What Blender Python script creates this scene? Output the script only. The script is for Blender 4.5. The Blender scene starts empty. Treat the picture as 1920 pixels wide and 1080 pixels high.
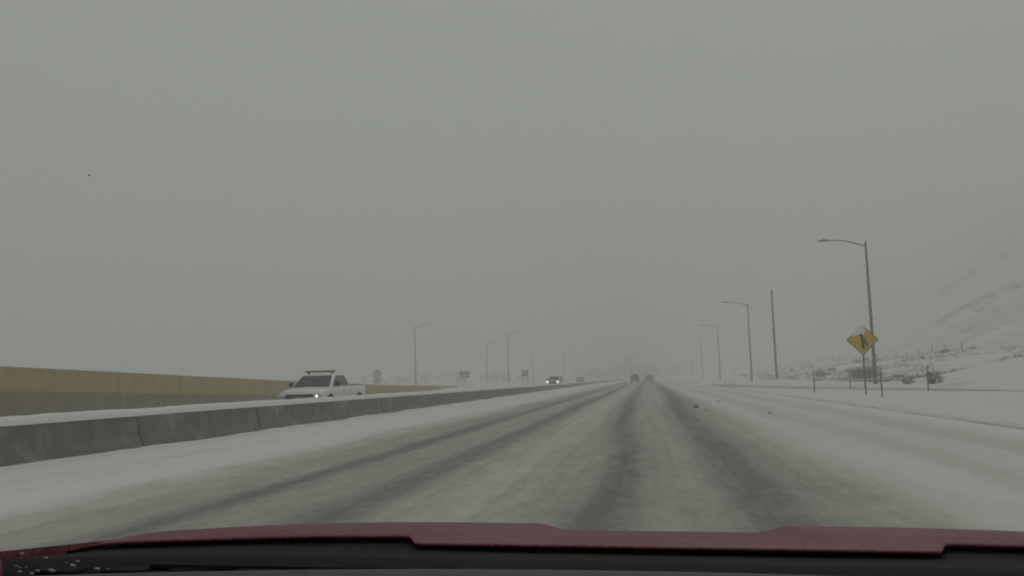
import bpy, bmesh, math, random
from mathutils import Vector, Matrix, noise

random.seed(11)
scene = bpy.context.scene
C = scene.collection

# ------------------------------------------------------------------ camera
CAM = Vector((0.0, 0.0, 1.35))
cam_d = bpy.data.cameras.new('camera')
cam_d.sensor_width = 36.0
cam_d.lens = 30.0
cam_d.clip_start = 0.02
cam_d.clip_end = 6000
cam = bpy.data.objects.new('camera', cam_d)
C.objects.link(cam)
_r = (0.987558, 0.154771, -0.027827)      # camera right, up and back in world axes
_u = (0.043981, -0.101953, 0.993817)
_b = (0.150977, -0.982676, -0.107491)
m = Matrix(((_r[0], _u[0], _b[0], CAM.x), (_r[1], _u[1], _b[1], CAM.y), (_r[2], _u[2], _b[2], CAM.z), (0, 0, 0, 1)))
cam.matrix_world = m
scene.camera = cam

# ------------------------------------------------------------------ sky, sun, exposure
SUN_EL, SUN_ROT = math.radians(38), math.radians(20)
world = bpy.data.worlds.new('World')
scene.world = world
world.use_nodes = True
wn, wl = world.node_tree.nodes, world.node_tree.links
wn.clear()
w_out = wn.new('ShaderNodeOutputWorld')
w_bg = wn.new('ShaderNodeBackground')
w_sky = wn.new('ShaderNodeTexSky')
w_sky.sky_type = 'NISHITA'
w_sky.sun_disc = False
w_sky.sun_elevation = SUN_EL
w_sky.sun_rotation = SUN_ROT
w_hs = wn.new('ShaderNodeHueSaturation')
w_hs.inputs['Saturation'].default_value = 0.1
w_mix = wn.new('ShaderNodeMixRGB')                    # thick snow cloud hides nearly all of the clear sky
w_mix.inputs['Fac'].default_value = 0.93
w_mix.inputs['Color2'].default_value = (3.36, 3.54, 3.29, 1)
wl.new(w_sky.outputs[0], w_hs.inputs['Color'])
wl.new(w_hs.outputs[0], w_mix.inputs['Color1'])
wl.new(w_mix.outputs[0], w_bg.inputs['Color'])
w_bg.inputs['Strength'].default_value = 0.1
wl.new(w_bg.outputs[0], w_out.inputs['Surface'])

sun_d = bpy.data.lights.new('sun', 'SUN')
sun_d.energy = 0.5  # veiled sun
sun_d.angle = math.radians(60)
sun_d.color = (1.0, 0.985, 0.95)
sun = bpy.data.objects.new('sun', sun_d)
C.objects.link(sun)
_sd = Vector((math.sin(SUN_ROT) * math.cos(SUN_EL), math.cos(SUN_ROT) * math.cos(SUN_EL), math.sin(SUN_EL)))
sun.rotation_euler = _sd.to_track_quat('Z', 'Y').to_euler()
sun.location = (0, 0, 60)

vs = scene.view_settings
vs.view_transform = 'Standard'
vs.look = 'None'
vs.exposure = -0.12
vs.gamma = 1.0
vs.use_curve_mapping = False
scene.render.engine = 'CYCLES'
cy = scene.cycles
cy.use_denoising = True
cy.max_bounces = 8
cy.diffuse_bounces = 3
cy.glossy_bounces = 3
cy.transmission_bounces = 6
cy.transparent_max_bounces = 8
cy.volume_bounces = 4
cy.filter_width = 2.0
cy.use_adaptive_sampling = True
cy.adaptive_threshold = 0.02

# ------------------------------------------------------------------ helpers
def lerp(a, b, t):
    return a + (b - a) * t

def ss(a, b, x):
    if a == b:
        return 0.0 if x < a else 1.0
    t = max(0.0, min(1.0, (x - a) / (b - a)))
    return t * t * (3 - 2 * t)

def fbm(x, y, z=0.0, o=4):
    v, a = 0.0, 0.5
    p = Vector((x, y, z))
    for _ in range(o):
        v += a * noise.noise(p)
        p = p * 2.03 + Vector((3.1, 1.7, 0.3))
        a *= 0.5
    return v

def tag(o, label=None, cat=None, group=None, kind=None):
    if label: o['label'] = label
    if cat: o['category'] = cat
    if group: o['group'] = group
    if kind: o['kind'] = kind
    return o

def empty(name, loc=(0, 0, 0), rz=0.0, label=None, cat=None, group=None):
    o = bpy.data.objects.new(name, None)
    o.empty_display_size = 0.2
    C.objects.link(o)
    o.location = loc
    o.rotation_euler = (0, 0, rz)
    return tag(o, label, cat, group)

class MB:
    def __init__(self):
        self.v, self.f = [], []
    def add(self, vs_, fs):
        n = len(self.v)
        self.v += [tuple(p) for p in vs_]
        self.f += [tuple(i + n for i in q) for q in fs]
        return self
    def box(self, c, s, rz=0.0, bev=0.0):
        sx, sy, sz = s[0] / 2, s[1] / 2, s[2] / 2
        if bev > 0:
            b = min(bev, sx * .9, sy * .9, sz * .9)
            rings = []
            for z, k in ((-sz, b), (-sz + b, 0), (sz - b, 0), (sz, b)):
                x, y = sx - k, sy - k
                b2 = b
                rings.append([(-x + b2, -y, z), (x - b2, -y, z), (x, -y + b2, z), (x, y - b2, z), (x - b2, y, z), (-x + b2, y, z), (-x, y - b2, z), (-x, -y + b2, z)])
            pts = [p for r in rings for p in r]
            fs = []
            for i in range(3):
                for j in range(8):
                    fs.append((i * 8 + j, i * 8 + (j + 1) % 8, (i + 1) * 8 + (j + 1) % 8, (i + 1) * 8 + j))
            fs.append(tuple(range(7, -1, -1)))
            fs.append(tuple(range(24, 32)))
        else:
            pts = [(x, y, z) for z in (-sz, sz) for (x, y) in ((-sx, -sy), (sx, -sy), (sx, sy), (-sx, sy))]
            fs = [(3, 2, 1, 0), (4, 5, 6, 7), (0, 1, 5, 4), (1, 2, 6, 5), (2, 3, 7, 6), (3, 0, 4, 7)]
        ca, sa = math.cos(rz), math.sin(rz)
        return self.add([(c[0] + p[0] * ca - p[1] * sa, c[1] + p[0] * sa + p[1] * ca, c[2] + p[2]) for p in pts], fs)
    def tube(self, pts, rad, n=8, cap=True):
        pts = [Vector(p) for p in pts]
        if not isinstance(rad, (list, tuple)):
            rad = [rad] * len(pts)
        vsl, fs = [], []
        for i, p in enumerate(pts):
            d = (pts[min(i + 1, len(pts) - 1)] - pts[max(i - 1, 0)]).normalized()
            ref = Vector((0, 0, 1)) if abs(d.z) < 0.95 else Vector((0, 1, 0))
            a = d.cross(ref).normalized()
            b = a.cross(d)
            for k in range(n):
                t = 2 * math.pi * k / n
                vsl.append(p + a * (math.cos(t) * rad[i]) + b * (math.sin(t) * rad[i]))
        for i in range(len(pts) - 1):
            for k in range(n):
                fs.append((i * n + k, (i + 1) * n + k, (i + 1) * n + (k + 1) % n, i * n + (k + 1) % n))
        if cap:
            fs.append(tuple(range(n)))
            fs.append(tuple(range(len(pts) * n - 1, (len(pts) - 1) * n - 1, -1)))
        return self.add(vsl, fs)
    def loft(self, rings, cap=True, closed=True):
        n = len(rings[0])
        vsl = [p for r in rings for p in r]
        fs = []
        for i in range(len(rings) - 1):
            for k in range(n if closed else n - 1):
                fs.append((i * n + k, i * n + (k + 1) % n, (i + 1) * n + (k + 1) % n, (i + 1) * n + k))
        if cap:
            fs.append(tuple(range(n - 1, -1, -1)))
            fs.append(tuple(range((len(rings) - 1) * n, len(rings) * n)))
        return self.add(vsl, fs)
    def grid(self, rows):
        n = len(rows[0])
        fs = []
        for i in range(len(rows) - 1):
            for k in range(n - 1):
                fs.append((i * n + k, i * n + k + 1, (i + 1) * n + k + 1, (i + 1) * n + k))
        return self.add([p for r in rows for p in r], fs)
    def slab(self, poly, d):
        """polygon (3D points) with thickness: d is the vector from front face to back face"""
        n = len(poly)
        d = Vector(d)
        pts = [Vector(p) for p in poly] + [Vector(p) + d for p in poly]
        fs = [tuple(range(n)), tuple(range(2 * n - 1, n - 1, -1))]
        for i in range(n):
            fs.append((i, n + i, n + (i + 1) % n, (i + 1) % n))
        return self.add(pts, fs)
    def build(self, name, mat, parent=None, smooth=False, fix=True):
        me = bpy.data.meshes.new(name)
        me.from_pydata(self.v, [], self.f)
        if fix:
            bm = bmesh.new()
            bm.from_mesh(me)
            bmesh.ops.recalc_face_normals(bm, faces=bm.faces)
            bm.to_mesh(me)
            bm.free()
        me.materials.append(mat)
        if smooth:
            for p in me.polygons:
                p.use_smooth = True
            if smooth == 'auto':
                try:
                    me.set_sharp_from_angle(angle=math.radians(32))
                except Exception:
                    pass
        me.update()
        o = bpy.data.objects.new(name, me)
        C.objects.link(o)
        if parent:
            o.parent = parent
        return o

# ------------------------------------------------------------------ materials
def new_mat(name):
    mt = bpy.data.materials.new(name)
    mt.use_nodes = True
    nt = mt.node_tree
    return mt, nt.nodes, nt.links, nt.nodes['Principled BSDF']

def plain(name, col, rough=0.6, metal=0.0, var=0.12, scale=6.0, bump=0.0, spec=0.5, coat=0.0):
    mt, n, l, b = new_mat(name)
    tc = n.new('ShaderNodeTexCoord')
    nz = n.new('ShaderNodeTexNoise')
    nz.inputs['Scale'].default_value = scale
    nz.inputs['Detail'].default_value = 6
    l.new(tc.outputs['Object'], nz.inputs['Vector'])
    cr = n.new('ShaderNodeValToRGB')
    cr.color_ramp.elements[0].position = 0.3
    cr.color_ramp.elements[1].position = 0.7
    cr.color_ramp.elements[0].color = (*[c * (1 - var) for c in col], 1)
    cr.color_ramp.elements[1].color = (*[min(1, c * (1 + var)) for c in col], 1)
    l.new(nz.outputs['Fac'], cr.inputs['Fac'])
    l.new(cr.outputs[0], b.inputs['Base Color'])
    b.inputs['Roughness'].default_value = rough
    b.inputs['Metallic'].default_value = metal
    b.inputs['Specular IOR Level'].default_value = spec
    b.inputs['Coat Weight'].default_value = coat
    if bump:
        bp = n.new('ShaderNodeBump')
        bp.inputs['Strength'].default_value = bump
        bp.inputs['Distance'].default_value = 0.02
        l.new(nz.outputs['Fac'], bp.inputs['Height'])
        l.new(bp.outputs[0], b.inputs['Normal'])
    return mt

def emit_mat(name, col, strength):
    mt, n, l, b = new_mat(name)
    b.inputs['Base Color'].default_value = (*col, 1)
    b.inputs['Emission Color'].default_value = (*col, 1)
    b.inputs['Emission Strength'].default_value = strength
    return mt

M = {}
M['snow'] = plain('snow', (0.82, 0.83, 0.81), 0.9, var=0.04, scale=3.0, bump=0.5)
M['steel'] = plain('galvanised_steel', (0.12, 0.125, 0.115), 0.55, var=0.15, scale=4)
M['wood'] = plain('weathered_wood', (0.10, 0.095, 0.085), 0.9, var=0.25, scale=5, bump=0.3)
M['post'] = plain('painted_post', (0.17, 0.175, 0.16), 0.7, var=0.2)
M['yellow'] = plain('yellow_sign_sheet', (0.60, 0.36, 0.045), 0.5, var=0.10, scale=2.5)
M['black'] = plain('black_print', (0.02, 0.02, 0.02), 0.6)
M['signback'] = plain('bare_aluminium', (0.13, 0.13, 0.125), 0.6, var=0.15)
M['green'] = plain('green_sign_sheet', (0.05, 0.075, 0.06), 0.6)
M['white_sheet'] = plain('white_sign_sheet', (0.62, 0.63, 0.6), 0.6)
M['white_paint'] = plain('white_car_paint', (0.80, 0.81, 0.83), 0.35, var=0.08, scale=2.0, coat=0.3)
M['grey_paint'] = plain('grey_car_paint', (0.30, 0.31, 0.31), 0.4, var=0.12, scale=2.0, coat=0.3)
M['dark_paint'] = plain('dark_car_paint', (0.035, 0.037, 0.04), 0.4, var=0.2, scale=2.0)
M['silver_paint'] = plain('silver_car_paint', (0.55, 0.56, 0.56), 0.4, var=0.1, scale=2.0)
M['glass'] = plain('car_window_glass', (0.03, 0.036, 0.036), 0.12, var=0.1)
M['plastic'] = plain('black_plastic', (0.02, 0.021, 0.021), 0.55, var=0.15)
M['tyre'] = plain('tyre_rubber', (0.03, 0.03, 0.03), 0.9)
M['rim'] = plain('wheel_rim', (0.3, 0.3, 0.3), 0.4, metal=0.6)
M['lamp_on'] = emit_mat('lit_headlamp', (1.0, 0.98, 0.92), 1.5)
M['lamp_dim'] = emit_mat('daytime_lamp', (1.0, 0.98, 0.95), 0.30)
M['lens'] = plain('clear_lamp_lens', (0.5, 0.52, 0.52), 0.2)
M['tail'] = plain('red_tail_lens', (0.20, 0.02, 0.02), 0.3)
M['reflector'] = plain('reflector', (0.5, 0.45, 0.3), 0.3)
M['twig'] = plain('bare_twigs', (0.075, 0.066, 0.055), 0.95, var=0.3)
M['needles'] = plain('dark_needles', (0.035, 0.045, 0.035), 0.95, var=0.3)
M['grass'] = plain('dead_grass', (0.25, 0.215, 0.135), 0.95, var=0.3, scale=0.7)
M['slush'] = plain('dirty_snow_clod', (0.22, 0.215, 0.20), 0.95, var=0.4, scale=12, bump=0.6)
M['dash'] = plain('dashboard_vinyl', (0.036, 0.038, 0.037), 0.6, var=0.1, scale=30, bump=0.1)
M['cowl'] = plain('cowl_plastic', (0.008, 0.0085, 0.009), 0.7, var=0.15, spec=0.08)
M['trim'] = plain('grey_headliner', (0.2, 0.2, 0.19), 0.95)

# terrain snow with grass showing through
def ground_material():
    mt, n, l, b = new_mat('snow_field')
    tc = n.new('ShaderNodeTexCoord')
    at = n.new('ShaderNodeAttribute')
    at.attribute_name = 'grassy'
    mp = n.new('ShaderNodeMapping')
    mp.inputs['Scale'].default_value = (0.34, 0.10, 0.6)
    l.new(tc.outputs['Object'], mp.inputs['Vector'])
    n1 = n.new('ShaderNodeTexNoise')
    n1.inputs['Scale'].default_value = 1.0
    n1.inputs['Detail'].default_value = 9
    n1.inputs['Roughness'].default_value = 0.68
    l.new(mp.outputs[0], n1.inputs['Vector'])
    ad = n.new('ShaderNodeMath'); ad.operation = 'MULTIPLY_ADD'
    l.new(at.outputs['Fac'], ad.inputs[0])
    ad.inputs[1].default_value = 0.42
    l.new(n1.outputs['Fac'], ad.inputs[2])
    cr = n.new('ShaderNodeValToRGB')
    e = cr.color_ramp.elements
    e[0].position = 0.62; e[0].color = (0, 0, 0, 1)
    e[1].position = 0.90; e[1].color = (1, 1, 1, 1)
    l.new(ad.outputs[0], cr.inputs['Fac'])
    mx = n.new('ShaderNodeMixRGB')
    mx.inputs['Color1'].default_value = (0.84, 0.85, 0.83, 1)
    mx.inputs['Color2'].default_value = (0.24, 0.215, 0.15, 1)
    l.new(cr.outputs[0], mx.inputs['Fac'])
    n2 = n.new('ShaderNodeTexNoise')
    n2.inputs['Scale'].default_value = 0.8
    n2.inputs['Detail'].default_value = 8
    l.new(tc.outputs['Object'], n2.inputs['Vector'])
    mm = n.new('ShaderNodeMixRGB'); mm.blend_type = 'MULTIPLY'
    mm.inputs['Fac'].default_value = 0.22
    l.new(mx.outputs[0], mm.inputs['Color1'])
    l.new(n2.outputs['Fac'], mm.inputs['Color2'])
    l.new(mm.outputs[0], b.inputs['Base Color'])
    b.inputs['Roughness'].default_value = 0.95
    bp = n.new('ShaderNodeBump')
    bp.inputs['Strength'].default_value = 0.5
    bp.inputs['Distance'].default_value = 0.12
    l.new(n2.outputs['Fac'], bp.inputs['Height'])
    l.new(bp.outputs[0], b.inputs['Normal'])
    return mt

def road_material():
    mt, n, l, b = new_mat('snowy_road')
    tc = n.new('ShaderNodeTexCoord')
    at = n.new('ShaderNodeAttribute')
    at.attribute_name = 'wear'
    def streak(sx, sy, det):
        mp = n.new('ShaderNodeMapping')
        mp.inputs['Scale'].default_value = (sx, sy, 1)
        l.new(tc.outputs['Object'], mp.inputs['Vector'])
        nz = n.new('ShaderNodeTexNoise')
        nz.inputs['Scale'].default_value = 1.0
        nz.inputs['Detail'].default_value = det
        nz.inputs['Roughness'].default_value = 0.6
        l.new(mp.outputs[0], nz.inputs['Vector'])
        return nz
    a = streak(3.6, 0.05, 7)      # long streaks left by tyres
    c = streak(3.2, 1.3, 10)      # clumps
    s1 = n.new('ShaderNodeMath'); s1.operation = 'MULTIPLY_ADD'
    s1.inputs[1].default_value = 0.62; s1.inputs[2].default_value = -0.31
    l.new(a.outputs['Fac'], s1.inputs[0])
    s2 = n.new('ShaderNodeMath'); s2.operation = 'MULTIPLY_ADD'
    s2.inputs[1].default_value = 0.55; s2.inputs[2].default_value = -0.275
    l.new(c.outputs['Fac'], s2.inputs[0])
    g = streak(11.0, 4.0, 8)      # grit and tread chatter
    s3 = n.new('ShaderNodeMath'); s3.operation = 'MULTIPLY_ADD'
    s3.inputs[1].default_value = 0.5; s3.inputs[2].default_value = -0.25
    l.new(g.outputs['Fac'], s3.inputs[0])
    s12 = n.new('ShaderNodeMath'); s12.operation = 'ADD'
    l.new(s1.outputs[0], s12.inputs[0]); l.new(s2.outputs[0], s12.inputs[1])
    sm = n.new('ShaderNodeMath'); sm.operation = 'ADD'
    l.new(s12.outputs[0], sm.inputs[0]); l.new(s3.outputs[0], sm.inputs[1])
    # streaks only show where traffic has worn the snow
    gain = n.new('ShaderNodeMath'); gain.operation = 'MULTIPLY_ADD'
    gain.inputs[1].default_value = 0.9; gain.inputs[2].default_value = 0.25
    l.new(at.outputs['Fac'], gain.inputs[0])
    sg = n.new('ShaderNodeMath'); sg.operation = 'MULTIPLY'
    l.new(sm.outputs[0], sg.inputs[0]); l.new(gain.outputs[0], sg.inputs[1])
    ad = n.new('ShaderNodeMath'); ad.operation = 'ADD'
    l.new(at.outputs['Fac'], ad.inputs[0]); l.new(sg.outputs[0], ad.inputs[1])
    cr = n.new('ShaderNodeValToRGB')
    e = cr.color_ramp.elements
    e[0].position = 0.0; e[0].color = (0.79, 0.80, 0.77, 1)
    e[1].position = 1.0; e[1].color = (0.12, 0.12, 0.112, 1)
    x = e.new(0.22); x.color = (0.62, 0.62, 0.575, 1)
    x = e.new(0.45); x.color = (0.41, 0.405, 0.365, 1)
    x = e.new(0.75); x.color = (0.23, 0.228, 0.21, 1)
    l.new(ad.outputs[0], cr.inputs['Fac'])
    l.new(cr.outputs[0], b.inputs['Base Color'])
    rr = n.new('ShaderNodeMapRange')
    rr.inputs[3].default_value = 0.95; rr.inputs[4].default_value = 0.62
    l.new(ad.outputs[0], rr.inputs[0])
    l.new(rr.outputs[0], b.inputs['Roughness'])
    b.inputs['Specular IOR Level'].default_value = 0.25
    bp = n.new('ShaderNodeBump')
    bp.inputs['Strength'].default_value = 0.5
    bp.inputs['Distance'].default_value = 0.03
    l.new(c.outputs['Fac'], bp.inputs['Height'])
    l.new(bp.outputs[0], b.inputs['Normal'])
    return mt

def concrete_material(name, col, streaky=0.35, snowy=0.0):
    mt, n, l, b = new_mat(name)
    tc = n.new('ShaderNodeTexCoord')
    mp = n.new('ShaderNodeMapping')
    mp.inputs['Scale'].default_value = (1, 1.4, 0.35)
    l.new(tc.outputs['Object'], mp.inputs['Vector'])
    nz = n.new('ShaderNodeTexNoise')
    nz.inputs['Scale'].default_value = 1.2
    nz.inputs['Detail'].default_value = 8
    nz.inputs['Roughness'].default_value = 0.65
    l.new(mp.outputs[0], nz.inputs['Vector'])
    cr = n.new('ShaderNodeValToRGB')
    e = cr.color_ramp.elements
    e[0].position = 0.32; e[0].color = (*[c * (1 - streaky) for c in col], 1)
    e[1].position = 0.68; e[1].color = (*[c * (1 + streaky) for c in col], 1)
    l.new(nz.outputs['Fac'], cr.inputs['Fac'])
    last = cr.outputs[0]
    if snowy:
        n3 = n.new('ShaderNodeTexNoise')          # snow thrown on the face by ploughs
        n3.inputs['Scale'].default_value = 0.55
        n3.inputs['Detail'].default_value = 10
        n3.inputs['Roughness'].default_value = 0.75
        l.new(tc.outputs['Object'], n3.inputs['Vector'])
        c3 = n.new('ShaderNodeValToRGB')
        c3.color_ramp.elements[0].position = 0.53
        c3.color_ramp.elements[1].position = 0.80
        l.new(n3.outputs['Fac'], c3.inputs['Fac'])
        mx = n.new('ShaderNodeMixRGB')
        mx.inputs['Color2'].default_value = (0.68, 0.68, 0.66, 1)
        ms = n.new('ShaderNodeMath'); ms.operation = 'MULTIPLY'
        ms.inputs[1].default_value = snowy
        l.new(c3.outputs[0], ms.inputs[0])
        l.new(ms.outputs[0], mx.inputs['Fac'])
        l.new(last, mx.inputs['Color1'])
        last = mx.outputs[0]
    l.new(last, b.inputs['Base Color'])
    b.inputs['Roughness'].default_value = 0.85
    bp = n.new('ShaderNodeBump')
    bp.inputs['Strength'].default_value = 0.25
    bp.inputs['Distance'].default_value = 0.02
    l.new(nz.outputs['Fac'], bp.inputs['Height'])
    l.new(bp.outputs[0], b.inputs['Normal'])
    return mt

def hood_material():
    """dark red paint under a fine spatter of dried road salt and water beads"""
    mt, n, l, b = new_mat('dark_red_hood_paint')
    tc = n.new('ShaderNodeTexCoord')
    n1 = n.new('ShaderNodeTexNoise')
    n1.inputs['Scale'].default_value = 160
    n1.inputs['Detail'].default_value = 3
    l.new(tc.outputs['Object'], n1.inputs['Vector'])
    n2 = n.new('ShaderNodeTexNoise')
    n2.inputs['Scale'].default_value = 5
    n2.inputs['Detail'].default_value = 4
    l.new(tc.outputs['Object'], n2.inputs['Vector'])
    ad = n.new('ShaderNodeMath'); ad.operation = 'MULTIPLY_ADD'
    ad.inputs[1].default_value = 0.5
    l.new(n2.outputs['Fac'], ad.inputs[0]); l.new(n1.outputs['Fac'], ad.inputs[2])
    cr = n.new('ShaderNodeValToRGB')
    e = cr.color_ramp.elements
    e[0].position = 0.55; e[0].color = (0.135, 0.018, 0.036, 1)
    e[1].position = 0.95; e[1].color = (0.28, 0.105, 0.135, 1)
    l.new(ad.outputs[0], cr.inputs['Fac'])
    l.new(cr.outputs[0], b.inputs['Base Color'])
    b.inputs['Roughness'].default_value = 0.5
    b.inputs['Specular IOR Level'].default_value = 0.12
    bp = n.new('ShaderNodeBump')
    bp.inputs['Strength'].default_value = 0.3
    bp.inputs['Distance'].default_value = 0.002
    l.new(n1.outputs['Fac'], bp.inputs['Height'])
    l.new(bp.outputs[0], b.inputs['Normal'])
    return mt

M['ground'] = ground_material()
M['road'] = road_material()
M['barrier'] = concrete_material('wet_barrier_concrete', (0.155, 0.16, 0.15), 0.26, 0.65)
M['wallbase'] = concrete_material('grey_wall_concrete', (0.24, 0.205, 0.16), 0.2, 0.15)
M['tan'] = concrete_material('tan_wall_concrete', (0.44, 0.34, 0.185), 0.08)
M['hood'] = hood_material()
mt, n, l, b = new_mat('clear_windshield')          # perfectly clear pane
n.remove(b)
tr = n.new('ShaderNodeBsdfTransparent')
l.new(tr.outputs[0], n['Material Output'].inputs['Surface'])
M['pane'] = mt
mt, n, l, b = new_mat('water_drop')
b.inputs['Base Color'].default_value = (1, 1, 1, 1)
b.inputs['Transmission Weight'].default_value = 0.35
b.inputs['IOR'].default_value = 1.33
b.inputs['Roughness'].default_value = 0.12
M['water'] = mt

# ------------------------------------------------------------------ ground and hillside
def ramp_x(y):
    """centre line of the side road that joins from the right"""
    pts = [(-60, 41), (20, 30.5), (40, 24.6), (50.6, 20.6), (60, 17.4), (72, 14.2), (84, 11.8), (100, 10.2), (131, 9.0), (400, 8.6)]
    for (a, xa), (b_, xb) in zip(pts, pts[1:]):
        if y <= b_:
            return lerp(xa, xb, max(0.0, (y - a) / (b_ - a)))
    return pts[-1][1]

def bank_top(y):
    return 4.3 * (1 - 0.9 * ss(250, 470, y)) * (0.85 + 0.25 * fbm(y * 0.012, 5.0))

def ground_z(x, y):
    if -28.5 < x < 8.05:
        return -0.12
    if x >= 8.05:
        z = 0.03 + 0.05 * ss(8.05, 9.5, x) + 0.05 * fbm(x * 0.5, y * 0.2)
        d = x - ramp_x(y)
        z -= 0.05 * (1 - ss(1.6, 3.2, abs(d)))
        z += 0.12 * ss(2.0, 4.5, d)
        toe = 21.0 + 5.0 * fbm(y * 0.02, 2.0) + max(0, (y - 60)) * 0.02
        toe = max(toe, ramp_x(y) + 6)
        z += bank_top(y) * ss(toe, 52, x) ** 0.8
        z += (0.9 * fbm(x * 0.06, y * 0.03, 1.0) + 0.35 * fbm(x * 0.25, y * 0.11, 2.0)) * ss(toe, toe + 14, x)
        z -= 1.2 * ss(53, 75, x)
        z += 1.2 * ss(19, 30, x) * (1 - ss(36, 50, x)) * ss(30, 45, y) * (1 - ss(68, 92, y))   # smooth drifted mound
        if x > 75:
            crest = (98 + 30 * fbm(y * 0.004, 9.0) + 10 * fbm(y * 0.016, 3.0)) * (1 - 0.55 * ss(900, 1500, y))
            t = (x - 75) / 160.0
            z += crest * (t ** 1.25 if t < 1 else 1.0 + 0.05 * min(1, t - 1))
            z += 10 * fbm(x * 0.018, y * 0.014, 7.0) * ss(75, 130, x)
        return z
    d = -28.5 - x
    return -0.05 + 0.9 * ss(1, 14, d) * ss(110, 170, y) + 0.3 * fbm(x * 0.03, y * 0.03) * ss(2, 20, d) + 3.0 * fbm(x * 0.004, y * 0.004, 4) * ss(60, 400, d)

def axis(parts):
    out = []
    for a, b_, s in parts:
        k = max(1, round((b_ - a) / s))
        out += [a + (b_ - a) * i / k for i in range(k)]
    out.append(parts[-1][1])
    return out

gx = axis([(-1600, -400, 120), (-400, -120, 28), (-120, -40, 8), (-40, -28.6, 2.2), (-28.6, -28.4, 0.2), (-28.4, 8.0, 18.2), (8.0, 8.1, 0.1), (8.1, 30, 0.55), (30, 60, 0.9), (60, 240, 5), (240, 420, 20), (420, 1600, 120)])
gy = axis([(-300, 0, 30), (0, 20, 4), (20, 120, 0.9), (120, 200, 1.8), (200, 420, 5), (420, 900, 14), (900, 2400, 100)])
rows = [[(x, y, ground_z(x, y)) for x in gx] for y in gy]
mb = MB().grid(rows)
ground_pts = mb.v
ground = mb.build('snowy_ground', M['ground'], smooth=True, fix=False)
tag(ground, kind='structure')
att = ground.data.attributes.new('grassy', 'FLOAT', 'POINT')
gr = []
for (x, y, z) in mb.v:
    g = 0.0
    if x > 8:
        g = 0.50 * ss(21, 27, x) * (0.58 + 0.9 * fbm(x * 0.07, y * 0.03, 11)) + 0.21 * ss(55, 80, x)
        g *= 1 - (1 - ss(78, 88, y)) * (1 - ss(27, 31, x))
        d = x - ramp_x(y)
        g = max(g, 0.35 * ss(2.6, 3.4, d) * (1 - ss(3.6, 5.0, d)))
    elif x < -30:
        g = 0.25 + 0.4 * ss(60, 200, -x)
    gr.append(max(0, g))
att.data.foreach_set('value', gr)

# ------------------------------------------------------------------ the carriageways
def gauss(x, c, s):
    return math.exp(-((x - c) / s) ** 2)

def wear_main(x, y):
    wob = 0.10 * fbm(y * 0.03, 0.0) + 0.05 * fbm(y * 0.15, 4.0)
    far = ss(25, 75, y)
    w = 0.40 * ss(-7.3, -5.7, x + wob) * (1 - ss(1.7, 3.1, x + wob * 2))
    w += 0.10 * ss(-8.2, -6.5, x) * (1 - ss(-6.5, -5.0, x))
    w += 0.36 * gauss(x, -5.05 + wob, 0.34) + 0.40 * gauss(x, -3.3 + wob, 0.36)
    lx = -0.85 + 0.40 * gauss(y, 14, 9) - 0.05 * far + wob
    rx = 1.18 + 0.55 * far * (1 - ss(110, 190, y)) + wob
    w += 0.39 * gauss(x, lx, 0.36) + 0.39 * gauss(x, rx, 0.42)
    w -= 0.12 * gauss(x, -2.05 + wob, 0.5)
    w += 0.12 * gauss(x, 2.3 + wob, 0.5)
    w += 0.14 * gauss(x, 4.2 + 2 * wob, 0.45) + 0.12 * gauss(x, 6.0 + 2 * wob, 0.5)
    w += 0.10 * ss(2.0, 3.2, x) * (1 - ss(6.4, 7.4, x))
    edge = 7.75 + 0.12 * fbm(y * 0.4, 8.0)
    w += (0.30 + 0.35 * fbm(y * 0.25, 6.0)) * ss(edge - 0.35, edge + 0.05, x)
    w += 0.05 * gauss(x, -9.2 + 2 * wob, 0.7)
    w += 0.12 * fbm(x * 0.8, y * 0.06, 3.0) + 0.14 * fbm(x * 2.2, y * 0.5, 13.0) * (0.3 + w)
    return max(0.0, min(1.0, w))

def windrows(x, y):
    """low ridges of pushed snow at the lane edges and lumps on the untouched snow"""
    r = 0.0
    for c, a_ in ((-6.9, 0.07), (-1.95, 0.03), (2.75, 0.06), (7.2, 0.05)):
        cc = c + 0.25 * fbm(y * 0.08, c)
        r += a_ * gauss(x, cc, 0.28) * max(0.0, 0.7 + 1.6 * fbm(x * 1.2, y * 0.35, c))
    u = ss(-7.0, -7.6, x) + ss(2.9, 3.4, x)
    r += u * 0.05 * max(0.0, fbm(x * 1.9, y * 1.1, 61) + 0.1)
    return r

def road_sheet(name, xs, ys, wear, z0, cen=None, relief=None):
    vs_, ws = [], []
    for y in ys:
        for x in xs:
            w = wear(x, y)
            xx = x + (cen(y) if cen else 0.0)
            z = z0 - 0.06 * w + 0.03 * fbm(x * 1.3, y * 0.5) + 0.02 * fbm(x * 3.5, y * 1.6, 5.0)
            z += relief(x, y) if relief else 0.0
            vs_.append((xx, y, z))
            ws.append(w)
    n_ = len(xs)
    fs = [(i * n_ + k, i * n_ + k + 1, (i + 1) * n_ + k + 1, (i + 1) * n_ + k) for i in range(len(ys) - 1) for k in range(n_ - 1)]
    mb_ = MB().add(vs_, fs)
    o = mb_.build(name, M['road'], smooth=True, fix=False)
    a_ = o.data.attributes.new('wear', 'FLOAT', 'POINT')
    a_.data.foreach_set('value', ws)
    return tag(o, kind='structure')

ry = axis([(-40, 4, 4), (4, 60, 0.4), (60, 140, 1.2), (140, 400, 4), (400, 1500, 40)])
road_sheet('road', axis([(-12.0, 8.1, 0.14)]), ry, wear_main, 0.03, relief=windrows)

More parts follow.
